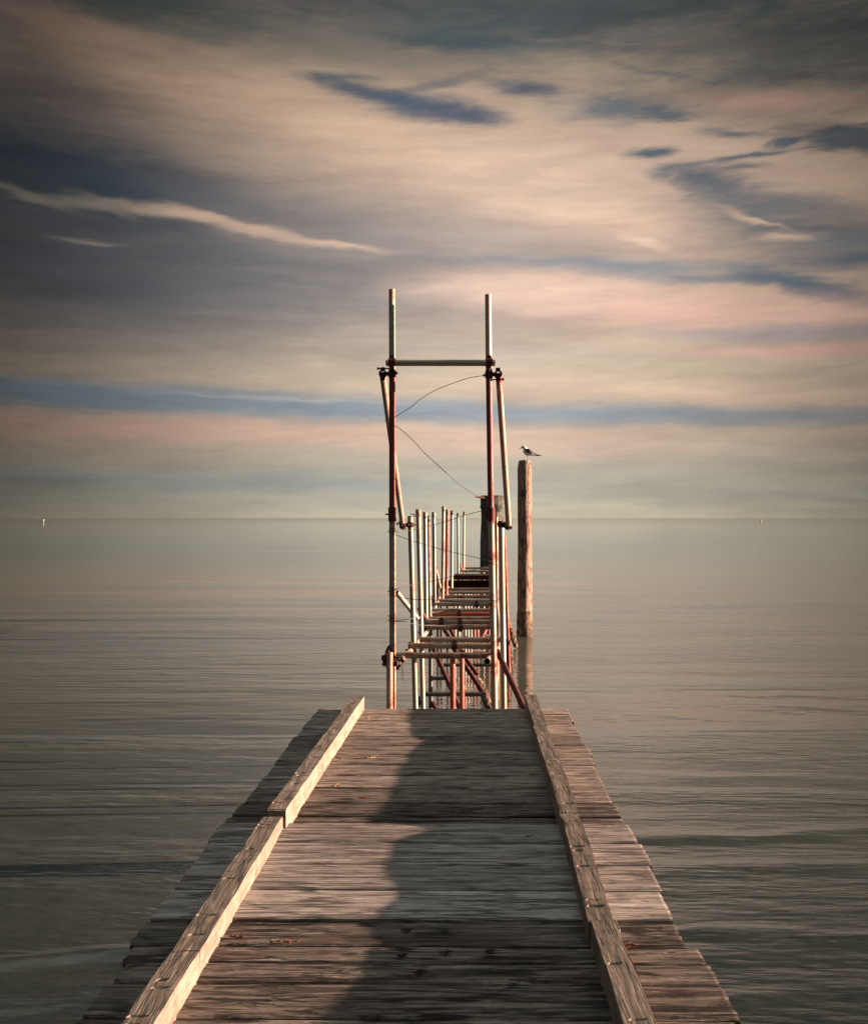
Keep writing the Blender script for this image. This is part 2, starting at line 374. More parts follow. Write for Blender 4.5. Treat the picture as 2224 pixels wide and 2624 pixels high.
def build_water():
    rows = [-30, -20, -12, -7, -4, -2, -1, 0, .7, 1.3]
    y = 1.8
    while y < 60000:
        rows.append(y); y += max(.03, y*.0085) if y < 60 else y*.08
    nx = 240; rnd = random.Random(3)
    waves = []
    for k in range(26):
        lam = .28 * (1.12 ** k); th = rnd.uniform(-.5, .5)
        waves.append((2*math.pi/lam*math.sin(th), 2*math.pi/lam*math.cos(th), rnd.uniform(0, 6.28), .0006*lam**.75))
    # small shore wavelets: (x0, y0) -> (x1, y1), height, half width
    ridges = [(-3.6,5.55,-1.15,5.85,.062,.085), (-3.4,5.0,-1.25,5.3,.045,.06), (-5.2,8.2,-1.9,8.35,.010,.09),
              (1.6,7.9,4.6,8.25,.040,.16), (1.75,7.25,4.6,7.35,.034,.15), (1.4,9.9,4.0,9.7,.014,.14), (1.5,6.1,3.4,6.0,.022,.12), (1.3,5.2,3.0,5.35,.02,.10), (1.2,11.6,4.2,12.0,.012,.16)]
    def hz(x, y):
        if y > 120: return 0.0
        f = 1.0 if y < 14 else max(0.0, 1-(y-14)/100)
        z = 0
        for kx, ky, ph, a in waves:
            z += a*math.sin(kx*x+ky*y+ph)
        z *= f * (.35 + .9*(.5+.5*noise.noise(Vector((x*.12, y*.3, 4)))))
        for x0, y0, x1, y1, a, w in ridges:
            t = (x-x0)/(x1-x0)
            if -.25 < t < 1.25:
                yc = y0+(y1-y0)*t + .12*noise.noise(Vector((x*1.3, y0*3, 2)))
                e = (y-yc)/w
                if abs(e) < 3.5:
                    k = min(1, max(0, (t+.25)/.3), 1) * min(1, max(0, (1.25-t)/.3))
                    if e < 0: e *= 1.6
                    z += .6*a*k*math.exp(-e*e) * (.8+.5*noise.noise(Vector((x*2.2, y0, 7))))
        return z
    verts, faces = [], []
    for y in rows:
        w = 14 + 1.3*max(y, 0)
        for i in range(nx+1):
            t = -1+2*i/nx; t = t*(.45+.55*abs(t))
            x = t*w; verts.append((x, y, hz(x, y)))
    n1 = nx+1
    for j in range(len(rows)-1):
        for i in range(nx): faces.append((j*n1+i, j*n1+i+1, (j+1)*n1+i+1, (j+1)*n1+i))
    me = bpy.data.meshes.new('water'); me.from_pydata(verts, [], faces)
    for pl in me.polygons: pl.use_smooth = True
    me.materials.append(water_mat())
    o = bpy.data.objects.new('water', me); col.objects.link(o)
    tag(o, kind='structure')
build_water()

# ------------------------------------------------------------------ wooden jetty
jetty = empty('wooden_jetty', (0.0, 3.0, ZD))
tag(jetty, 'weathered grey timber jetty with a raised kerb along each side and ragged plank ends', 'jetty')
def slab(name, top, th, us, vs_, mat, parent, drop=.004, amp=.0015, nf=(3, 40), smooth=False, ve=.006, vdrop=None):
    """slab with a worn top: top(u,v)->point; edges rounded, surface rippled along the grain"""
    bm = bmesh.new(); sd = random.uniform(0, 50)
    def prm(n, e=.006): return [0, e] + [k/n for k in range(1, n)] + [1-e, 1]
    U, V = prm(us), prm(vs_, ve); g = []
    for i, u in enumerate(U):
        r = []
        for j, v in enumerate(V):
            p = Vector(top(u, v))
            z = amp*(noise.noise(Vector((p.x*nf[0]+sd, p.y*nf[1], sd))) + .6*noise.noise(Vector((p.x*nf[0]*3+sd, p.y*nf[1]*2.2, sd))))
            if i in (0, len(U)-1): z -= drop
            if j in (0, len(V)-1): z -= drop if vdrop is None else vdrop
            r.append(bm.verts.new((p.x, p.y, p.z+z)))
        g.append(r)
    lo = [[bm.verts.new((v.co.x, v.co.y, v.co.z-th)) for v in r] for r in (g[0], g[-1])]
    for i in range(len(U)-1):
        for j in range(len(V)-1): bm.faces.new((g[i][j], g[i+1][j], g[i+1][j+1], g[i][j+1]))
    nu, nv = len(U)-1, len(V)-1
    bot = {}
    for i in range(nu+1):
        for j in range(nv+1):
            if i in (0, nu): bot[i,j] = lo[0 if i == 0 else 1][j]
            elif j in (0, nv):
                v = g[i][j]; bot[i,j] = bm.verts.new((v.co.x, v.co.y, v.co.z-th))
    for i in range(nu):
        bm.faces.new((g[i][0], bot[i,0], bot[i+1,0], g[i+1][0]))
        bm.faces.new((g[i][nv], g[i+1][nv], bot[i+1,nv], bot[i,nv]))
    for j in range(nv):
        bm.faces.new((g[0][j], g[0][j+1], bot[0,j+1], bot[0,j]))
        bm.faces.new((g[nu][j], bot[nu,j], bot[nu,j+1], g[nu][j+1]))
    bm.faces.new([bot[i,0] for i in range(nu+1)][::-1] + [bot[0,j] for j in range(1, nv+1)] + [bot[i,nv] for i in range(1, nu+1)] + [bot[nu,j] for j in range(nv-1, 0, -1)])
    bmesh.ops.recalc_face_normals(bm, faces=bm.faces)
    return link(name, bm, mat, parent, smooth)
def dk(y): return 1.45*F/(y-HY)          # distance of a point on the deck seen at row y
def interp(tab, t):
    if t <= tab[0][0]: return tab[0][1]
    for (a, x), (b, y) in zip(tab, tab[1:]):
        if t <= b: return x+(y-x)*(t-a)/(b-a)
    return tab[-1][1]
LE = [(820,1818),(775,1868),(756,1891),(668,2005),(614,2070),(589,2093),(517,2187),(397,2345),(372,2370),(303,2490),(233,2578),(195,2624)]
RE = [(1450,1813),(1466,1840),(1466,1853),(1487,1897),(1500,1904),(1540,2005),(1562,2057),(1579,2058),(1598,2112),(1639,2169),(1677,2257),(1717,2358),(1740,2377),(1765,2420),(1797,2452),(1847,2534),(1888,2624)]
LT = sorted((dk(y), (x-CX)/F*dk(y)) for x, y in LE); RT = sorted((dk(y), (x-CX)/F*dk(y)) for x, y in RE)
edges = [7.745, 7.52, 7.26, 7.00, 6.74, 6.49, 6.23, 5.97, 5.72, 5.456, 5.178, 4.96, 4.79, 4.504, 4.226, 3.94, 3.653, 3.437, 3.31, 3.163, 2.941, 2.70, 2.45, 2.2, 1.93, 1.66, 1.4, 1.12, .86, .6, .33, .06, -.2, -.48, -.75, -1.0]
step = {10: -.004, 11: -.009, 9: 0.0, 12: .012, 13: .011, 14: .011, 15: .009}
for k in range(len(edges)-1):
    y1, y0 = edges[k], edges[k+1]; gap = (.018 if k < 12 else .013) if k not in (9, 11, 16) else .026
    if k > 16: gap = .012
    dz = step.get(k, 0) + random.uniform(-.0008, .0008)
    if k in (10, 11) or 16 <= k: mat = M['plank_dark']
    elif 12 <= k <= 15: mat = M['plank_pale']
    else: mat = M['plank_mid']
    rl, rr_ = random.uniform(-.012, .012), random.uniform(-.012, .012)
    sl = random.uniform(-.012, .012)
    rag = .010 if mat is M['plank_dark'] else .004
    def top(u, v, y0=y0, y1=y1, gap=gap, dz=dz, rl=rl, rr_=rr_, rag=rag, k=k):
        y = y0+gap/2+(y1-y0-gap)*v; ym = (y0+y1)/2
        a = interp(LT, ym)+.034*(y-ym)+rl + rag*noise.noise(Vector((y*28, k, 1)))
        b = interp(RT, ym)+.030*(y-ym)+rr_ + rag*noise.noise(Vector((y*28, k, 9)))
        x = a+(b-a)*u
        skew = .014*(x)                      # planks run very slightly askew
        cup = -.0005*math.cos(v*math.pi*2) + .0016*noise.noise(Vector((x*.8, ym*3, 5)))
        return (x, y - .010*x, ZD+dz+cup)
    rough = mat is M['plank_dark']
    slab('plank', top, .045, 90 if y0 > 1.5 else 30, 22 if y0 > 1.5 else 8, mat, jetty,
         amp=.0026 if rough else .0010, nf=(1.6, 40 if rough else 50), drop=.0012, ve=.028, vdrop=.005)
# kerb timbers, laid end to end on the planks; worn tops of uneven height
KA = .0008
HR = [(2.5,.092),(3.01,.092),(3.22,.085),(3.49,.083),(3.72,.096),(3.93,.089),(4.17,.101),(4.57,.100),(4.70,.084),(4.74,.085),(4.80,.096),(5.11,.098),(5.33,.096),(5.8,.095),(6.17,.093),(6.45,.088),(6.62,.083),(6.70,.086),(6.9,.094),(7.54,.097),(7.8,.097)]
def kerb(y0, y1, xl0, xl1, w, hgt, side, lump=.006, dark=.0):
    rk = random.Random(int(y0*100)+side)
    slots = []
    yy = y0+.12
    while yy < y1-.05:
        a = rk.uniform(0, .35); slots.append((yy, a, a+rk.uniform(.35, .65), rk.uniform(.005, .009))); yy += rk.choice((.05, .16, .28, .35))
    chips = [(rk.uniform(y0, y1), rk.uniform(.05, .25), rk.uniform(.002, .006), rk.choice((0, 1))) for _ in range(int((y1-y0)*1.4))]
    def top(u, v):
        y = y0+(y1-y0)*v
        dip = sum(dp for sy, a, b, dp in slots if abs(y-sy) < .006 and a < u < b)
        cut = sum((cd if e == 0 else -cd)*(1 if (u < .5) == (e == 0) else 0) for cy, cl, cd, e in chips if 0 < y-cy < cl)*(abs(u-.5)*2)**3
        x = cut + xl0+(xl1-xl0)*v + lump*.5*noise.noise(Vector((y*1.6, side*7, 3))) + w*u + lump*.15*noise.noise(Vector((y*7, side*3+5*u, 8)))
        h = hgt(y) - dip + .0012*noise.noise(Vector((y*5, u*2, side)))
        return (x, y, ZD+h)
    # base stays on the planks
    return slab('kerb_timber', top, .108, 10, int(max(12, (y1-y0)*(130 if y0 > 1 else 30))), M['kerb'], jetty, drop=.005, amp=.0010, nf=(28, 5))
hr = lambda y: interp(HR, y)
kerb(6.677, 7.78, .657, .692, .086, lambda y: hr(y)+.002, 1)
kerb(4.702, 6.675, .584, .652, .086, hr, 1, .007)
kerb(3.452, 4.700, .523, .582, .086, lambda y: hr(y)-.002, 1, .009)
kerb(1.2, 3.450, .455, .532, .088, lambda y: hr(y)+.004, 1, .007)
kerb(-1.0, 1.188, .36, .455, .088, lambda y: .092, 1)
k1 = kerb(4.700, 7.69, -.772, -.616, .088, lambda y: .100, -1, .005)
kerb(1.89, 4.690, -.876, -.782, .090, lambda y: .080+.004*math.sin(y*5)+.003*math.sin(y*13), -1, .020)
kerb(-1.0, 1.888, -.96, -.872, .088, lambda y: .088, -1)
# nail standing proud of the near end of the far left kerb
bm = bmesh.new(); b0 = Vector((-.745, 4.83, ZD+.095)); add_rod(bm, [b0, b0+Vector((.001,0,.022))], .0022, 8)
add_rod(bm, [b0+Vector((.001,0,.022)), b0+Vector((.001,0,.0235))], .0045, 8)
link('nail', bm, M['nail'], k1)
# structure under the deck
for x0, x1 in ((-.95,-.70), (.0,.02), (.62,.85)):
    bm = bmesh.new(); add_box(bm, ((x0+x1)/2, 3.3, ZD-.16), (.11, 8.6, .20), Matrix.Rotation(-.034, 3, 'Z'), .006)
    link('joist', bm, M['beam'], jetty)
for y in (1.2, 4.2, 7.35):
    bm = bmesh.new(); add_box(bm, (.033*y-.17, y, ZD-.345), (1.72, .14, .16), None, .006); link('cross_beam', bm, M['beam'], jetty)
    for s in (-.62, .66):
        bm = bmesh.new(); xx = .033*y-.17+s
        add_rod(bm, [(xx, y, -1.5), (xx, y, .0), (xx+.003, y, ZD-.43)], [.11, .11, .10], 16)
        link('support_post', bm, M['pile'], jetty, True)

# ------------------------------------------------------------------ scaffold walkway and its tall gateway
RT_ = .0245
walk = empty('scaffold_walkway', tuple(P(1135, 1690, 8.9)))
tag(walk, 'rusty red and galvanised scaffold tube walkway with a tall open gateway beyond the jetty end', 'scaffolding')
def tube(name, pts, mat, r=RT_, label=None, parent=None):
    bm = bmesh.new(); add_tube(bm, pts[0], pts[1], r)
    o = link(name, bm, M[mat], parent or walk, True)
    me = o.data
    m = me.attributes.new('sharp_edge', 'BOOLEAN', 'EDGE') if 'sharp_edge' not in me.attributes else me.attributes['sharp_edge']
    bmx = bmesh.new(); bmx.from_mesh(me)
    fl = [len(e.link_faces) == 2 and e.calc_face_angle(0) > .8 for e in bmx.edges]; bmx.free()
    for i, f in enumerate(fl): m.data[i].value = f
    if label: o['label'] = label
    return o
def coupler(p, a1, a2, off, mat='coupler', parent=None, sc=1.0):
    """swivel or right-angle coupler: ring round tube 1 at p, ring round tube 2 at p+off, with bolts"""
    p = Vector(p); a1 = Vector(a1).normalized(); a2 = Vector(a2).normalized(); off = Vector(off)
    bm = bmesh.new(); r = .031*sc
    for c0, ax, sgn in ((p, a1, 1), (p+off, a2, -1)):
        add_tube(bm, c0-ax*.026*sc, c0+ax*.026*sc, r, .007*sc, 14)
        o = off.normalized() if off.length > 1e-4 else Vector((1,0,0))
        o = (o - ax*o.dot(ax)); o = o.normalized() if o.length > .05 else frame(ax)[0]
        s = ax.cross(o).normalized()
        for side in (1, -1):            # bolt lugs on both sides of each ring
            c1 = c0 + s*side*(r+.008*sc)
            rot = Matrix((s, o, ax)).transposed()
            add_box(bm, c1, (.022*sc, .034*sc, .036*sc), rot, .003)
        c1 = c0 + s*(r+.010*sc)
        add_rod(bm, [c1-o*.040*sc*sgn, c1+o*.052*sc*sgn], .0055*sc, 8)
        add_rod(bm, [c1-o*.044*sc*sgn, c1-o*.030*sc*sgn], .011*sc, 6)
    if off.length > .01:
        add_rod(bm, [p+off*.12, p+off*.88], .016*sc, 10)
    return link('coupler', bm, M[mat], parent or walk)
def ray(px, py, d): return P(px, py, d)
GD = 7.90                                # distance of the gateway frame
# left tall post: lower galvanised tube, red painted middle, grey top
lp_m = tube('gateway_post', (P(1006.5, 1880, GD), P(1005.3, 1318, GD)), 'galv', label='left gateway post, pale rust-streaked lower tube')
tube('gateway_post', (P(1005.3, 1318, GD), P(1005.0, 948, GD)), 'red', label='left gateway post, red painted middle tube')
tube('gateway_post', (P(1005.0, 947, GD), P(1004.2, 742, GD)), 'galv_new', label='left gateway post, bare grey top tube')
tube('gateway_post', (P(1268.5, 1880, GD), P(1258, 1318, GD)), 'galv_patch', label='right gateway post, pale lower tube with red patches')
tube('gateway_post', (P(1258, 1318, GD), P(1252.2, 948, GD)), 'red', label='right gateway post, red painted middle tube')
tube('gateway_post', (P(1252.2, 947, GD), P(1250.4, 755, GD)), 'galv_new', label='right gateway post, bare grey top tube')
tube('short_post', (P(998.5, 1880, GD-.10), P(998.5, 1671, GD-.10)), 'galv_rust', label='short rust-stained post in front of the left gateway post')
tube('crossbar', (P(990, 930, GD-.05), P(1268, 930, GD-.05)), 'galv_new')
# splice sleeves
for x, xa in ((1005.4, 1005.2), (1258.2, 1257.6)):
    bm = bmesh.new(); add_tube(bm, P(x, 1336, GD), P(xa, 1300, GD), .0315, .006, 16)
    q_ = P(x, 1318, GD); add_rod(bm, [q_+Vector((-.055,-.005,0)), q_+Vector((-.02,-.005,0))], .006, 8)
    add_box(bm, q_+Vector((-.005,-.034,0)), (.02,.018,.09), None, .003)
    for dz in (-.035, .035): add_rod(bm, [q_+Vector((.0,-.052,dz)), q_+Vector((0,-.03,dz))], .009, 6)
    link('splice_sleeve', bm, M['red_coupler'], walk)
Z = Vector((0,0,1)); X = Vector((1,0,0)); Y = Vector((0,1,0))
for x in (1004.9, 1252):
    coupler(P(x, 930, GD), Z, X, Vector((0,-.05,0)), 'red_coupler')
# knee braces with swivel couplers
lb0, lb1 = P(980, 958, 7.93), P(1031, 1338, 9.35)
rb0, rb1 = P(1277, 958, 7.93), P(1303, 1345, 8.55)
tube('knee_brace', (lb0, lb1), 'galv', label='left brace sloping down from the gateway to the first handrail post')
tube('knee_brace', (rb0, rb1), 'galv_patch', label='right brace leaning down outside the right gateway post')
coupler(P(1005, 958, GD), Z, Y, P(981, 958, GD)-P(1005, 958, GD))
coupler(P(1252.5, 960, GD), Z, Y, P(1276, 959, GD)-P(1252.5, 960, GD))
coupler(P(1051, 1345, 9.45), Z, lb1-lb0, P(1031, 1346, 9.40)-P(1051, 1345, 9.45), sc=.95)
coupler(P(1284, 1343, 8.6), Z, rb1-rb0, P(1303, 1346, 8.58)-P(1284, 1343, 8.6))
coupler(P(1000, 1700, GD-.08), Z, Y, P(1019, 1699, 8.3)-P(1000, 1700, GD-.08), sc=1.15)
coupler(P(996, 1686, GD-.08), Z, X, Vector((.0,.05,0.02)), sc=1.1)

# handrail posts on the left side and posts below
def dia(d): return RT_
POSTS = [ # top px,py  bottom px,py  distance  material  label
 (1051,1322,1067,1900,9.5,'galv','first handrail post, clamped to the left brace'),
 (1071.5,1306,1086,1900,10.3,'galv_new','handrail post, second from the gateway'),
 (1089,1313,1092,1600,11.9,'galv_new','handrail post, third from the gateway'),
 (1097,1322,1101,1560,12.4,'galv','thin handrail post close behind the third'),
 (1111,1313,1114.5,1690,14.0,'galv_new','handrail post, fifth from the gateway'),
 (1136.5,1298,1132,1670,15.0,'galv','tallest handrail post with a red foot'),
 (1146,1306,1143,1660,16.2,'orange','rust orange handrail post'),
 (1158,1309,1156.5,1640,17.2,'galv_new','handrail post beside the rust orange one'),
 (1173,1315,1175.5,1600,21.8,'galv_new','second farthest handrail post'),
 (1189,1311.5,1187,1580,23.8,'galv_new','farthest handrail post'),
]
def toward(p, q_, zend):     # extend the line p->q_ down to height zend
    t = (zend-p.z)/(q_.z-p.z); return p+(q_-p)*t
for tx, ty, bx, by, d, mt, lb in POSTS:
    a, b_ = P(tx, ty, d), P(bx, by, d)
    e = toward(a, b_, -.5 if d > 18 or bx < 1090 else 1.2)
    tube('handrail_post', (a, e), mt, label=lb)
    if d > 9.6:              # cap socket on the post head
        bm = bmesh.new(); add_tube(bm, a-(a-b_).normalized()*.07, a+(a-b_).normalized()*.004, RT_+.0035, .006, 14)
        link('post_socket', bm, M['wet_tube'] if random.random() < .5 else M['galv'], walk, True)
# right side posts
RP = [(1284,1338,1291,1812,8.75,'galv_new','white lit post behind the right gateway post'),
      (1271.5,1325,1273.5,1700,14.0,'galv','thin pale post between the right gateway post and its neighbour'),
      (1292,1372,1304,1700,16.4,'orange','leaning post that runs into the water outside the walkway')]
for tx, ty, bx, by, d, mt, lb in RP:
    a, b_ = P(tx, ty, d), P(bx, by, d); tube('side_post', (a, toward(a, b_, -.5)), mt, label=lb)
# centre row below the walkway
for px, d, mt in ((1159.5,8.95,'orange'),(1183,9.7,'orange'),(1191,19.0,'galv_new'),(1198.5,19.9,'galv_new'),(1206,20.8,'galv'),(1214,19.4,'red'),(1223,20.2,'orange'),(1231,21.6,'galv'),(1239,22.6,'galv')):
    zt = 1.29; a = P(px, 1700, d); tube('under_post', ((a.x, d, zt), (a.x+.01, d, -.5)), mt)
for px, d, mt in ((1103,11.6,'wet_tube'),(1121,19.2,'galv'),(1130,20.2,'galv_rust'),(1146,19.2,'dark_red'),(1165,20.5,'galv'),(1252,19.5,'red'),(1174,22.0,'orange')):
    a = P(px, 1700, d); tube('under_post', ((a.x, d, 1.27), (a.x+.005, d, -.5)), mt)
# transoms the walkway boards once lay on
def wx(d, s):                # walkway edges; s 0 left 1 right
    l = interp([(8.8,-.42),(9.4,-.24),(10,-.15),(12.7,-.10),(14,-.05),(16.3,.09),(18,.11),(21.5,.43),(24.5,.72)], d)
    r = interp([(8.8,.53),(24.5,1.44)], d); return l+(r-l)*s
TR = [(1680,990,1262,'galv_rust'),(1655.5,1047,1264,'galv'),(1639,1075,1288,'galv'),(1607,1080,1266,'galv_rust'),(1594,1078,1268,'galv_rust'),
      (1574,1092,1266,'orange'),(1564,1092,1266,'galv'),(1585,1086,1266,'galv'),(1549,1100,1268,'galv'),(1529,1118,1264,'galv_rust'),(1510,1128,1264,'galv'),(1539,1104,1264,'galv_new'),(1518,1127,1264,'galv_new'),
      (1473,1165,1262,'galv_new'),(1464,1178,1262,'galv_new'),(1455.5,1187,1262,'galv_new')]
for y, xa, xb, mt in TR:
    d = 1.19*F/(y-HY)
    o = tube('transom', (P(xa, y+random.uniform(-1,1), d), P(xb, y, d)), mt, r=.0275)
    if y == 1680: o['label'] = 'front transom, lowest and longest cross tube, passing the left gateway post'
# rust-dark couplers in the middle of transoms and toe plates on top
for y, xm in ((1655.5,1164),(1607,1180),(1594,1178),(1574,1176),(1549,1221),(1594,1131)):
    d = 1.19*F/(y-HY); p_ = P(xm, y, d); coupler(p_, X, Z, Vector((0,.045,-.01)), 'coupler')
for xa, xb, y, d in ((1027,1057,1672,8.9),(1076,1104,1634,10.1),(1211,1242,1669,9.1),(1241,1260,1629,10.2),(1238,1262,1582,12.4),(1086,1122,1588,11.9)):
    bm = bmesh.new(); a, b_ = P(xa, y, d), P(xb, y, d)
    add_box(bm, (a+b_)/2, ((b_-a).length, .11, .012), Matrix.Rotation(.03, 3, 'Y'), .002)
    link('clip_plate', bm, M['galv_new'], walk)
# deep dark red channel beam across the far part
bm = bmesh.new(); d = 18.0; a, b_ = P(1128, 1497, d), P(1256, 1497, d); L = b_.x-a.x; mid = (a+b_)/2
add_box(bm, mid, (L, .010, .145)); add_box(bm, mid+Vector((0,-.035,.068)), (L, .07, .010)); add_box(bm, mid+Vector((0,-.035,-.068)), (L, .07, .010))
link('channel_beam', bm, M['beam_red'], walk)
bm = bmesh.new(); a, b_ = P(1160, 1480, 20), P(1258, 1480, 20)
add_box(bm, (a+b_)/2, (b_.x-a.x, .008, .09)); add_box(bm, (a+b_)/2+Vector((0,-.02,.045)), (b_.x-a.x, .05, .008)); link('channel_beam', bm, M['coupler'], walk)
# long ledgers running out from the gateway
tube('ledger', (P(1018, 1699, 8.42), P(1060, 1661, 9.7)), 'galv_new', r=.027, label='left long tube with its open end facing the jetty')
tube('ledger', (P(1046, 1675, 9.3), P(1094, 1618, 11.1)), 'galv_new')
tube('ledger', (P(1086, 1628, 10.8), P(1131, 1518, 16.3)), 'galv')
tube('ledger', (P(1128, 1525, 16.0), P(1190, 1459, 24.6)), 'galv_rust')
tube('ledger', (P(1248, 1695, 8.5), P(1278, 1661, 9.7)), 'galv_new', r=.029, label='right long tube with its open end facing the jetty')
tube('ledger', (P(1277, 1664, 9.6), P(1279, 1610, 11.3)), 'galv_new')
tube('ledger', (P(1279, 1614, 11.2), P(1270, 1520, 16.3)), 'galv')
tube('ledger', (P(1270, 1522, 16.2), P(1264, 1460, 24.6)), 'galv')
coupler(P(1053, 1668, 9.5), P(1060,1661,9.7)-P(1018,1699,8.42), X, Vector((0,0,.05)), sc=1.0)
coupler(P(1093, 1620, 11), P(1094,1618,11.1)-P(1046,1675,9.3), Z, Vector((-.05,0,0)), sc=1.0)
coupler(P(1018, 1699, 8.5), P(1060,1661,9.7)-P(1018,1699,8.42), Z, Vector((-.06,-.0,0)), sc=1.1)
# small stub tube leaning up between the first posts, and another farther on
tube('stub_tube', (P(1017, 1518, 9.9), P(1070, 1585, 10.1)), 'galv', label='short grey tube leaning across beside the first handrail posts')
tube('stub_tube', (P(1116, 1457, 14.3), P(1127, 1505, 14.6)), 'galv')
tube('stub_tube', (P(1178, 1446, 23.0), P(1184, 1461, 23.2)), 'orange')
bm = bmesh.new()      # dark ladder-like foot clamp left of the transoms
add_box(bm, P(1104, 1530, 13.4), (.05,.05,.12), Matrix.Rotation(-.4, 3, 'Y'), .004); add_box(bm, P(1101, 1541, 13.3), (.08,.06,.10), Matrix.Rotation(.3, 3, 'Y'), .004)
link('foot_clamp', bm, M['coupler'], walk)
# diagonal braces
BR = [(1107,1655,11.4,1181,1822,10.6,'dark_red','dark red brace sloping down left of the centre posts'),
      (1134,1607,13.0,1166,1655,12.6,'dark_red',None),(1153,1612,14.5,1168,1640,14.2,'dark_red',None),
      (1185,1676,11.8,1222,1728,11.6,'dark_red',None),(1166,1668,12.0,1240,1778,11.5,'dark_red',None),
      (1247,1607,12.4,1232,1640,12.2,'red',None),
      (1274,1668,8.85,1342,1815,8.2,'dark_red','thick dark red brace reaching from the right gateway post towards the right kerb'),
      (1268,1586,13.5,1284,1600,13.2,'galv',None),(1100,1600,11.8,1074,1560,11.6,'dark_red',None)]
for xa, ya, da, xb, yb, db, mt, lb in BR:
    o = tube('brace', (P(xa, ya, da), P(xb, yb, db)), mt, label=lb, r=RT_+.001)
# mussel-crusted feet that go into the water
def crusty(p0, p1, r, name, label=None, parent=walk):
    bm = bmesh.new(); n = 26; seg = 14; prev = None; p0, p1 = Vector(p0), Vector(p1); u, v = frame(p1-p0)
    for i in range(n+1):
        p = p0.lerp(p1, i/n); ring = []
        for k in range(seg):
            a = 2*math.pi*k/seg
            rr = r*(.75+.9*(.5+.5*noise.noise(Vector((i*.55, math.cos(a)*1.4, math.sin(a)*1.4+p0.x*9)))) + random.uniform(-.12, .12))
            ring.append(bm.verts.new(p+(u*math.cos(a)+v*math.sin(a))*rr))
        if prev:
            for k in range(seg): bm.faces.new((prev[k], prev[(k+1)%seg], ring[(k+1)%seg], ring[k]))
        else: bm.faces.new(ring[::-1])
        prev = ring
    bm.faces.new(prev)
    o = link(name, bm, M['crust'], parent)
    if label: o['label'] = label
crusty(P(1226,1745,12.9), P(1263,1835,12.4), .040, 'crusted_foot')
crusty(P(1302,1640,16.4), P(1306.5,1716,16.6), .045, 'crusted_foot')
crusty(P(1301,1590,18.6), P(1321,1656,19.5), .036, 'crusted_foot', 'mussel-crusted tube sloping into the water beside the tall pile')
tube('brace', (P(1296,1560,18.2), P(1304,1600,18.7)), 'orange')
# wet ties just above the water
for xa, xb, y, d in ((1090,1238,1779,10.9),(1104,1152,1738,12.8),(1136,1262,1704,14.2),(1142,1250,1643,17.5)):
    tube('low_tie', (P(xa, y, d), P(xb, y, d)), 'wet_tube')
bm = bmesh.new(); add_box(bm, P(1110, 1806, 10.2), (.07,.06,.06), Matrix.Rotation(.6, 3, 'Y'), .01); add_rod(bm, [P(1108,1802,10.2), P(1122,1826,10.1)], .024, 10)
link('foot_clamp', bm, M['dark_red'], walk)
coupler(P(1073, 1795, 10.3), Z, X, Vector((0,-.05,0)), 'wet_tube')
# loose wire coils on the right gateway splice
def coil(c0, r, n, name, rw=.0022, mat='wire', parent=walk):
    bm = bmesh.new(); pts = []
    for i in range(n*10):
        a = i/10*2*math.pi
        pts.append(Vector(c0)+Vector((math.cos(a)*r*(1+.25*math.sin(a*.37)), math.sin(a)*r*.9, .004*i/10*3+.006*math.sin(a*1.3))))
    add_rod(bm, pts, rw, 5); link(name, bm, M[mat], parent)
coil(P(1272, 1312, 8.7), .045, 5, 'wire_coil'); coil(P(1060, 1326, 9.5), .034, 3, 'wire_coil')
coil(P(1005, 1364, GD), .029, 3, 'wire_tie'); coil(P(1258.5, 1438, GD), .030, 3, 'wire_tie'); coil(P(1259.5, 1450, GD), .030, 2, 'wire_tie')
coil(P(1005, 1516, GD), .029, 3, 'wire_tie'); coil(P(1005.5, 1591, GD), .028, 4, 'wire_tie'); coil(P(1262.5, 1547, GD), .029, 3, 'wire_tie')

# ------------------------------------------------------------------ wires strung across the gateway
def wire(pts, label, r=.0026, name='wire', cat='wire', grp='wires strung across the gateway', mat='wire'):
    ps = [P(x, y, d) for x, y, d in pts]; out = []
    for i in range(len(ps)-1):       # Catmull-Rom
        p0, p1, p2, p3 = ps[max(i-1,0)], ps[i], ps[i+1], ps[min(i+2,len(ps)-1)]
        for k in range(6):
            t = k/6
            out.append(.5*((2*p1)+(-p0+p2)*t+(2*p0-5*p1+4*p2-p3)*t*t+(-p0+3*p1-3*p2+p3)*t**3))
    out.append(ps[-1])
    out = [p+Vector((0,0,.0015*noise.noise(p*9))) for p in out]
    bm = bmesh.new(); add_rod(bm, out, r, 6); o = link(name, bm, M[mat], None, True)
    return tag(o, label, cat, grp)
g = GD-.03
wire([(986,1080,g),(992,1074,g),(1002,1071,g-.01),(1013,1068,g),(1050,1045,g),(1080,1021,g),(1120,998,g),(1160,982,g),(1200,969,g),(1235,963,g),(1250,962,g)], 'thin dark wire rising to the right clamp, highest across the gateway')
wire([(1008,1090,g),(1025,1099,g),(1060,1130,g),(1085,1158,g),(1120,1190,g),(1150,1218,g+.05),(1175,1240,g+.1),(1200,1257,g+.15),(1222,1272,g+.2),(1232,1276,g+.2)], 'thin dark wire falling from the red left post to the stout pile head')
wire([(1000,1362,g),(1015,1364,g),(1045,1360,g+.1),(1080,1353,g+.15),(1130,1340,g+.2),(1180,1324,g+.1),(1235,1309,g+.02),(1256,1306,g)], 'thin wire crossing in front of the tops of the handrail posts')
wire([(1000,1364,g),(1015,1371,g),(1045,1382,g),(1090,1396,g),(1140,1410,g),(1190,1422,g),(1240,1433,g),(1256,1438,g)], 'thin wire falling gently to the right, crossing the handrail posts below their tops')
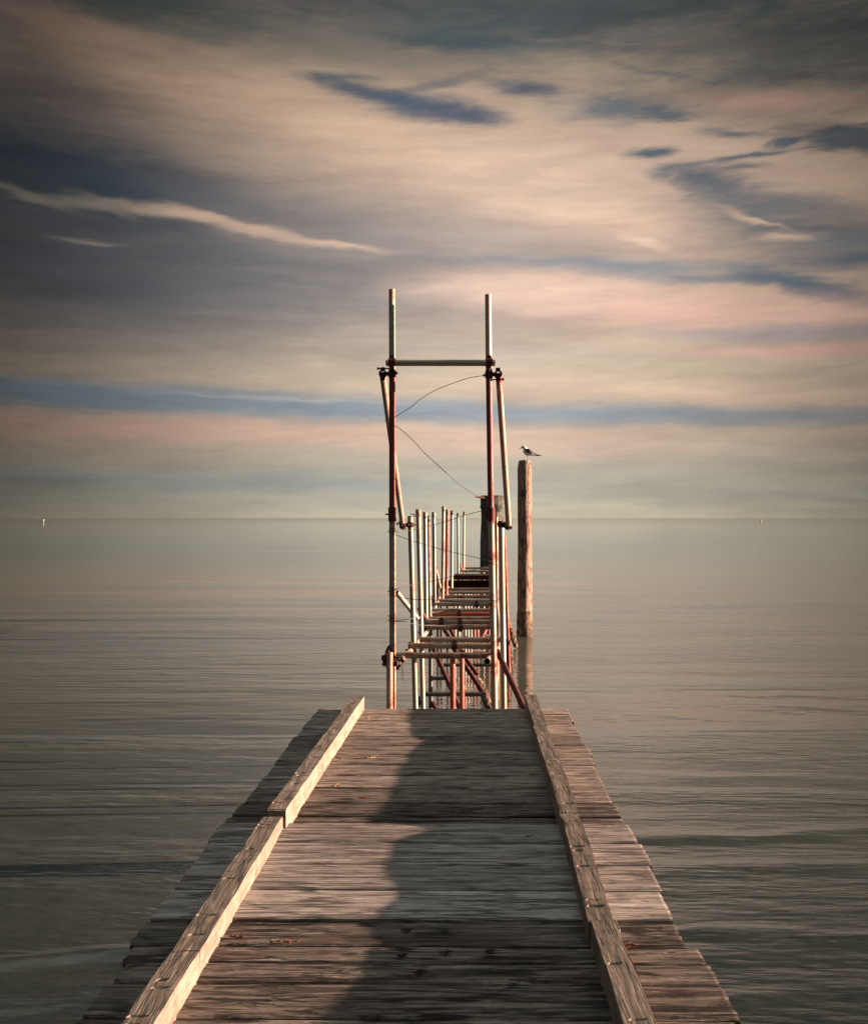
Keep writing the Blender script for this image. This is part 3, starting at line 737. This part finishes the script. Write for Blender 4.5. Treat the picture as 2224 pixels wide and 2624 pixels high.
wire([(1000,1518,g),(1015,1511,g),(1045,1501,g+.1),(1090,1492,g+.2),(1140,1482,g+.2),(1190,1468,g+.1),(1240,1452,g),(1258,1448,g)], 'thin wire rising from half way down the left gateway post to the right post')
wire([(994,1521,g),(1015,1528,g),(1060,1536,g),(1110,1537,g),(1160,1540,g),(1210,1546,g),(1250,1548,g),(1262,1547,g)], 'thin wire running nearly level just above the transoms')
wire([(1005,1590,g),(1016,1591,g),(1040,1588,g),(1062,1583,g+.1),(1100,1573,g+.2),(1140,1564,g+.3),(1180,1560,g+.3)], 'thin wire rising from the lower left post over the transoms')
wire([(1005,1593,g),(1016,1593,g),(1035,1593,g),(1060,1599,g+.1),(1090,1603,g+.2),(1150,1604,g+.4),(1220,1602,g+.4)], 'thin wire sagging from the lower left post along the transoms')
# string of dry weed hanging from the front clamp
bm = bmesh.new()
for k in range(3):
    pts = []; x = 1029+k*2
    for i in range(12): pts.append(P(x + 2.5*math.sin(i*.9+k*2)+i*i*.06*(1 if k == 0 else .3), 1706+i*(4.4-k*.9), 8.30))
    add_rod(bm, pts, .0016, 5)
o = link('weed_string', bm, M['weed'], None)
tag(o, 'reddish string of dried weed dangling from the front left clamp', 'seaweed')

# ------------------------------------------------------------------ piles
def pile(name, base, prof, mat, seg=28, rough_amp=.01, parent=None, lean=(0,0), lobes=0):
    """timber pile; prof = (z, radius)"""
    bm = bmesh.new(); prev = None
    for z, r in prof:
        ring = []
        for k in range(seg):
            a = 2*math.pi*k/seg
            rr = r*(1+.02*math.sin(3*a+1)) + rough_amp*noise.noise(Vector((math.cos(a)*2.2, math.sin(a)*2.2, z*.7+base[0]))) + rough_amp*.8*noise.noise(Vector((math.cos(a)*6, math.sin(a)*6, z*1.2)))
            ring.append(bm.verts.new((base[0]+lean[0]*z+rr*math.cos(a), base[1]+lean[1]*z+rr*math.sin(a), z)))
        if prev:
            for k in range(seg): bm.faces.new((prev[k], prev[(k+1)%seg], ring[(k+1)%seg], ring[k]))
        prev = ring
    cz = sum((v.co for v in prev), Vector())/seg; cv = bm.verts.new(cz+Vector((0,0,.01)))
    for k in range(seg): bm.faces.new((prev[k], prev[(k+1)%seg], cv))
    return link(name, bm, mat, parent, True)
PD = 21.5; pb = P(1344, 1630, PD); r0 = 18.6*PD/F
tall = empty('mooring_pile', (pb.x, pb.y, 0)); tag(tall, 'tall lone timber pile with a tapered flat head and a seagull on top', 'pile')
pile('shaft', (pb.x, pb.y), [(-1.5,r0)]+[(-.2+k*.13, r0*(1.01-.0018*k)) for k in range(28)]+[(3.50,r0*.97),(3.58,r0*.93),(3.66,r0*.84),(3.715,r0*.76),(3.725,r0*.70)], M['pile'], parent=tall, rough_amp=.012)
bm = bmesh.new()     # rough barnacle growth in the tidal zone
prev = None
for i in range(30):
    z = -.25+i*.028; ring = []
    for k in range(36):
        a = 2*math.pi*k/36; edge = min(1, (29-i)/8)
        rr = r0*1.0+.008+edge*(.005+.009*noise.noise(Vector((math.cos(a)*3, math.sin(a)*3, z*9)))+random.uniform(-.003,.004)) - (.02 if i == 29 else 0)
        ring.append(bm.verts.new((pb.x+rr*math.cos(a), pb.y+rr*math.sin(a), z)))
    if prev:
        for k in range(36): bm.faces.new((prev[k], prev[(k+1)%36], ring[(k+1)%36], ring[k]))
    prev = ring
link('barnacle_band', bm, M['crust'], tall)

SD = 25.4; sb = P(1260.5, 1500, SD); r1 = 30.5*SD/F
stout = empty('stout_pile', (sb.x, sb.y, 0)); tag(stout, 'stout old greenish pile with a banded head behind the right gateway post', 'pile')
ztop = P(0, 1270, SD).z
pile('shaft', (sb.x, sb.y), [(-1.5,r1*.95)]+[(-.5+k*.16, r1*.96) for k in range(21)]+[(ztop-.30,r1*.96)], M['old_pile'], parent=stout, rough_amp=.04, seg=32)
pile('cap', (sb.x, sb.y), [(ztop-.33,r1*.9),(ztop-.32,r1*1.04),(ztop-.25,r1*1.03),(ztop-.24,r1*.99),(ztop-.04,r1*1.0),(ztop,r1*.93)], M['old_pile'], parent=stout, rough_amp=.03, seg=32)
bm = bmesh.new(); add_rod(bm, [P(1216,1274,SD-.6), P(1222,1274,SD-.5), P(1240,1275,SD-.35)], [.006,.02,.03], 8); link('cleat', bm, M['coupler'], stout)

# ------------------------------------------------------------------ seagull
gs = PD/F*1.0
gx, gy, gz = (1351-CX)*gs, PD, 3.735
gull = empty('seagull', (gx, gy, gz)); tag(gull, 'white and dark grey seagull standing on top of the tall pile, facing left', 'seagull')
def G(px, py, dy=0): return Vector(((px-CX)*gs, PD+dy, ZC-(py-HY)*gs))
def loft(name, rings, mat, seg=14, parent=gull):
    """rings: (px, py, half height px, half width m, dy)"""
    bm = bmesh.new(); prev = None
    for i, (px, py, hh, hw, dy) in enumerate(rings):
        c0 = G(px, py, dy); a = rings[max(i-1,0)]; b_ = rings[min(i+1,len(rings)-1)]
        t = (G(b_[0], b_[1], b_[4])-G(a[0], a[1], a[4])).normalized(); up = Y.cross(t).normalized()
        if up.length < .5: up = Z
        ring = [bm.verts.new(c0+up*(hh*gs*math.cos(x))+Y*(hw*math.sin(x))) for x in [2*math.pi*k/seg for k in range(seg)]]
        if prev:
            for k in range(seg): bm.faces.new((prev[k], prev[(k+1)%seg], ring[(k+1)%seg], ring[k]))
        else: bm.faces.new(ring[::-1])
        prev = ring
    bm.faces.new(prev); bmesh.ops.recalc_face_normals(bm, faces=bm.faces)
    return link(name, bm, M[mat], parent, True)
# body: head, neck, breast, belly and rump in one skin
loft('body', [(1335.4,1147.6,1.0,.006,0),(1336.4,1147.2,2.4,.018,0),(1338.6,1146.0,3.9,.028,0),(1341.6,1145.6,4.5,.032,0),(1344.0,1147.4,4.7,.034,0),(1345.2,1150.4,5.6,.040,0),(1346.2,1153.6,7.6,.052,0),(1348.6,1156.8,8.6,.062,0),(1352.2,1159.6,8.4,.066,0),(1356.5,1161.3,7.2,.062,0),(1361.0,1162.8,5.8,.052,0),(1366.0,1164.6,4.2,.040,0),(1371.0,1166.2,2.8,.028,0),(1375.0,1167.2,1.6,.018,0)], 'white_feather')
for s in (-1, 1):
    loft('wing', [(1344.5,1152.8,1.2,.008,s*.050),(1347.5,1153.6,4.0,.016,s*.062),(1352,1155.4,5.4,.019,s*.066),(1357,1158.0,5.0,.018,s*.060),(1362,1160.8,3.8,.015,s*.048),(1366,1162.8,2.2,.010,s*.036)], 'grey_feather')
    loft('wing_tip', [(1360,1158.6,2.6,.010,s*.044),(1366,1161.6,2.8,.010,s*.034),(1372,1164.2,2.2,.008,s*.024),(1378,1166.4,1.3,.005,s*.012),(1384,1167.3,.7,.003,s*.005)], 'brown_feather')
    bm = bmesh.new(); lx = 1351.5+s*.4
    add_rod(bm, [G(lx-1,1165,s*.022), G(lx,1172,s*.022), G(lx-.4,1179.2,s*.022)], [.009,.0045,.004], 8)
    for fx in (-5.2,-4.2,-2.6): add_rod(bm, [G(lx-.4,1179.2,s*.022), G(lx-.4+fx,1180.2,s*.022+(fx+4)*.012)], [.004,.002], 6)
    link('leg', bm, M['leg'], gull, True)
    bm = bmesh.new(); bmesh.ops.create_icosphere(bm, subdivisions=2, radius=.0042, matrix=Matrix.Translation(G(1338.6,1144.8,s*.026))); link('eye', bm, M['black_feather'], gull, True)
loft('tail', [(1372,1165.6,2.4,.022,0),(1378,1166.7,2.0,.028,0),(1383,1167.4,1.3,.030,0),(1387.5,1167.6,.5,.024,0)], 'black_feather')
loft('beak', [(1336.4,1147.6,1.5,.010,0),(1333.6,1148.2,1.1,.007,0),(1331.6,1148.8,.7,.004,0),(1331.2,1149.8,.3,.002,0)], 'beak')

# ------------------------------------------------------------------ two far buoys
def buoy(px, label, h):
    d = 640.0; b0 = Vector(((px-CX)/F*d, d, 0)); e = empty('marker_buoy', tuple(b0)); tag(e, label, 'buoy', 'marker buoys on the horizon')
    bm = bmesh.new(); add_rod(bm, [b0+Z*z for z in (-.4, -.2, .25, .35)], [.3,.4,.4,.3], 14); link('float', bm, M['buoy_dark'], e, True)
    bm = bmesh.new(); add_rod(bm, [b0+Z*.35, b0+Z*(h-.9)], [.28,.16], 10); link('mast', bm, M['buoy'], e, True)
    bm = bmesh.new(); add_rod(bm, [b0+Z*z for z in (h-.95, h-.8, h-.2, h)], [.15,.38,.36,.12], 12); link('topmark', bm, M['buoy'], e, True)
buoy(112.5, 'tiny white marker buoy on the horizon at the far left', 1.8)
buoy(1949, 'tiny white marker buoy on the horizon at the right, beyond the seagull', 1.6)

# ------------------------------------------------------------------ scraps of dried weed and droppings on the planks
def scrap(px, py, w, n, mat, label, name='weed_scrap', cat='dried weed'):
    d = dk(py)*.998; c0 = P(px, py, d); bm = bmesh.new()
    for k in range(n):
        s = c0 + Vector((random.uniform(-w, w), random.uniform(-w*.35, w*.35), .004+random.uniform(0,.004)))
        pts = [s]; a = random.uniform(-.9, .9)
        for i in range(4):
            a += random.uniform(-.9, .9); s = s+Vector((math.cos(a)*.009, math.sin(a)*.006, random.uniform(-.003,.004))); s.z = max(s.z, c0.z+.003); pts.append(s)
        add_rod(bm, pts, [.001, .0022, .0028, .002, .0008], 5)
    return tag(link(name, bm, M[mat], None), label, cat, 'scraps of dried weed on the planks')
scrap(940,1843,.022,7,'weed_pale','pale scrap of dried weed near the far end of the left kerb')
scrap(942,1942,.045,10,'weed_pale','row of pale dried flakes beside the left kerb on the sunlit planks')
scrap(862,1945,.016,5,'weed','small red scrap right against the left kerb foot')
scrap(853,2016,.024,8,'weed_pale','pale curl of weed at the foot of the left kerb, above the sunken plank')
scrap(922,2046,.018,9,'weed','reddish tuft of weed on the sunlit planks just beyond the wide dark gap')
scrap(1318,1946,.040,12,'weed_pale','pale weed fragments in the shade beside the right kerb')
scrap(1345,2148,.024,10,'weed_dark','dark twiggy scrap on the shaded pale planks near the right kerb')
scrap(608,2405,.024,8,'weed','reddish weed tangle at the foot of the near left kerb')
scrap(725,2416,.045,8,'weed','long reddish weed scatter on the near dark planks')
scrap(1600,2430,.014,9,'weed','small red tuft outside the near right kerb')
for px, py, lb in ((1030,2388,'first dark clump of the near shaded planks, farthest to the left and back'),(1016,2451,'dark clump at the sunlight edge on the near planks'),(1132,2446,'dark clump in the middle of the near shaded planks'),(1245,2443,'dark clump of the near shaded planks towards the right kerb'),(1066,2495,'nearest dark clump on the shaded planks')):
    scrap(px, py, .008, 7, 'weed_dark', lb, 'dropping', 'droppings')
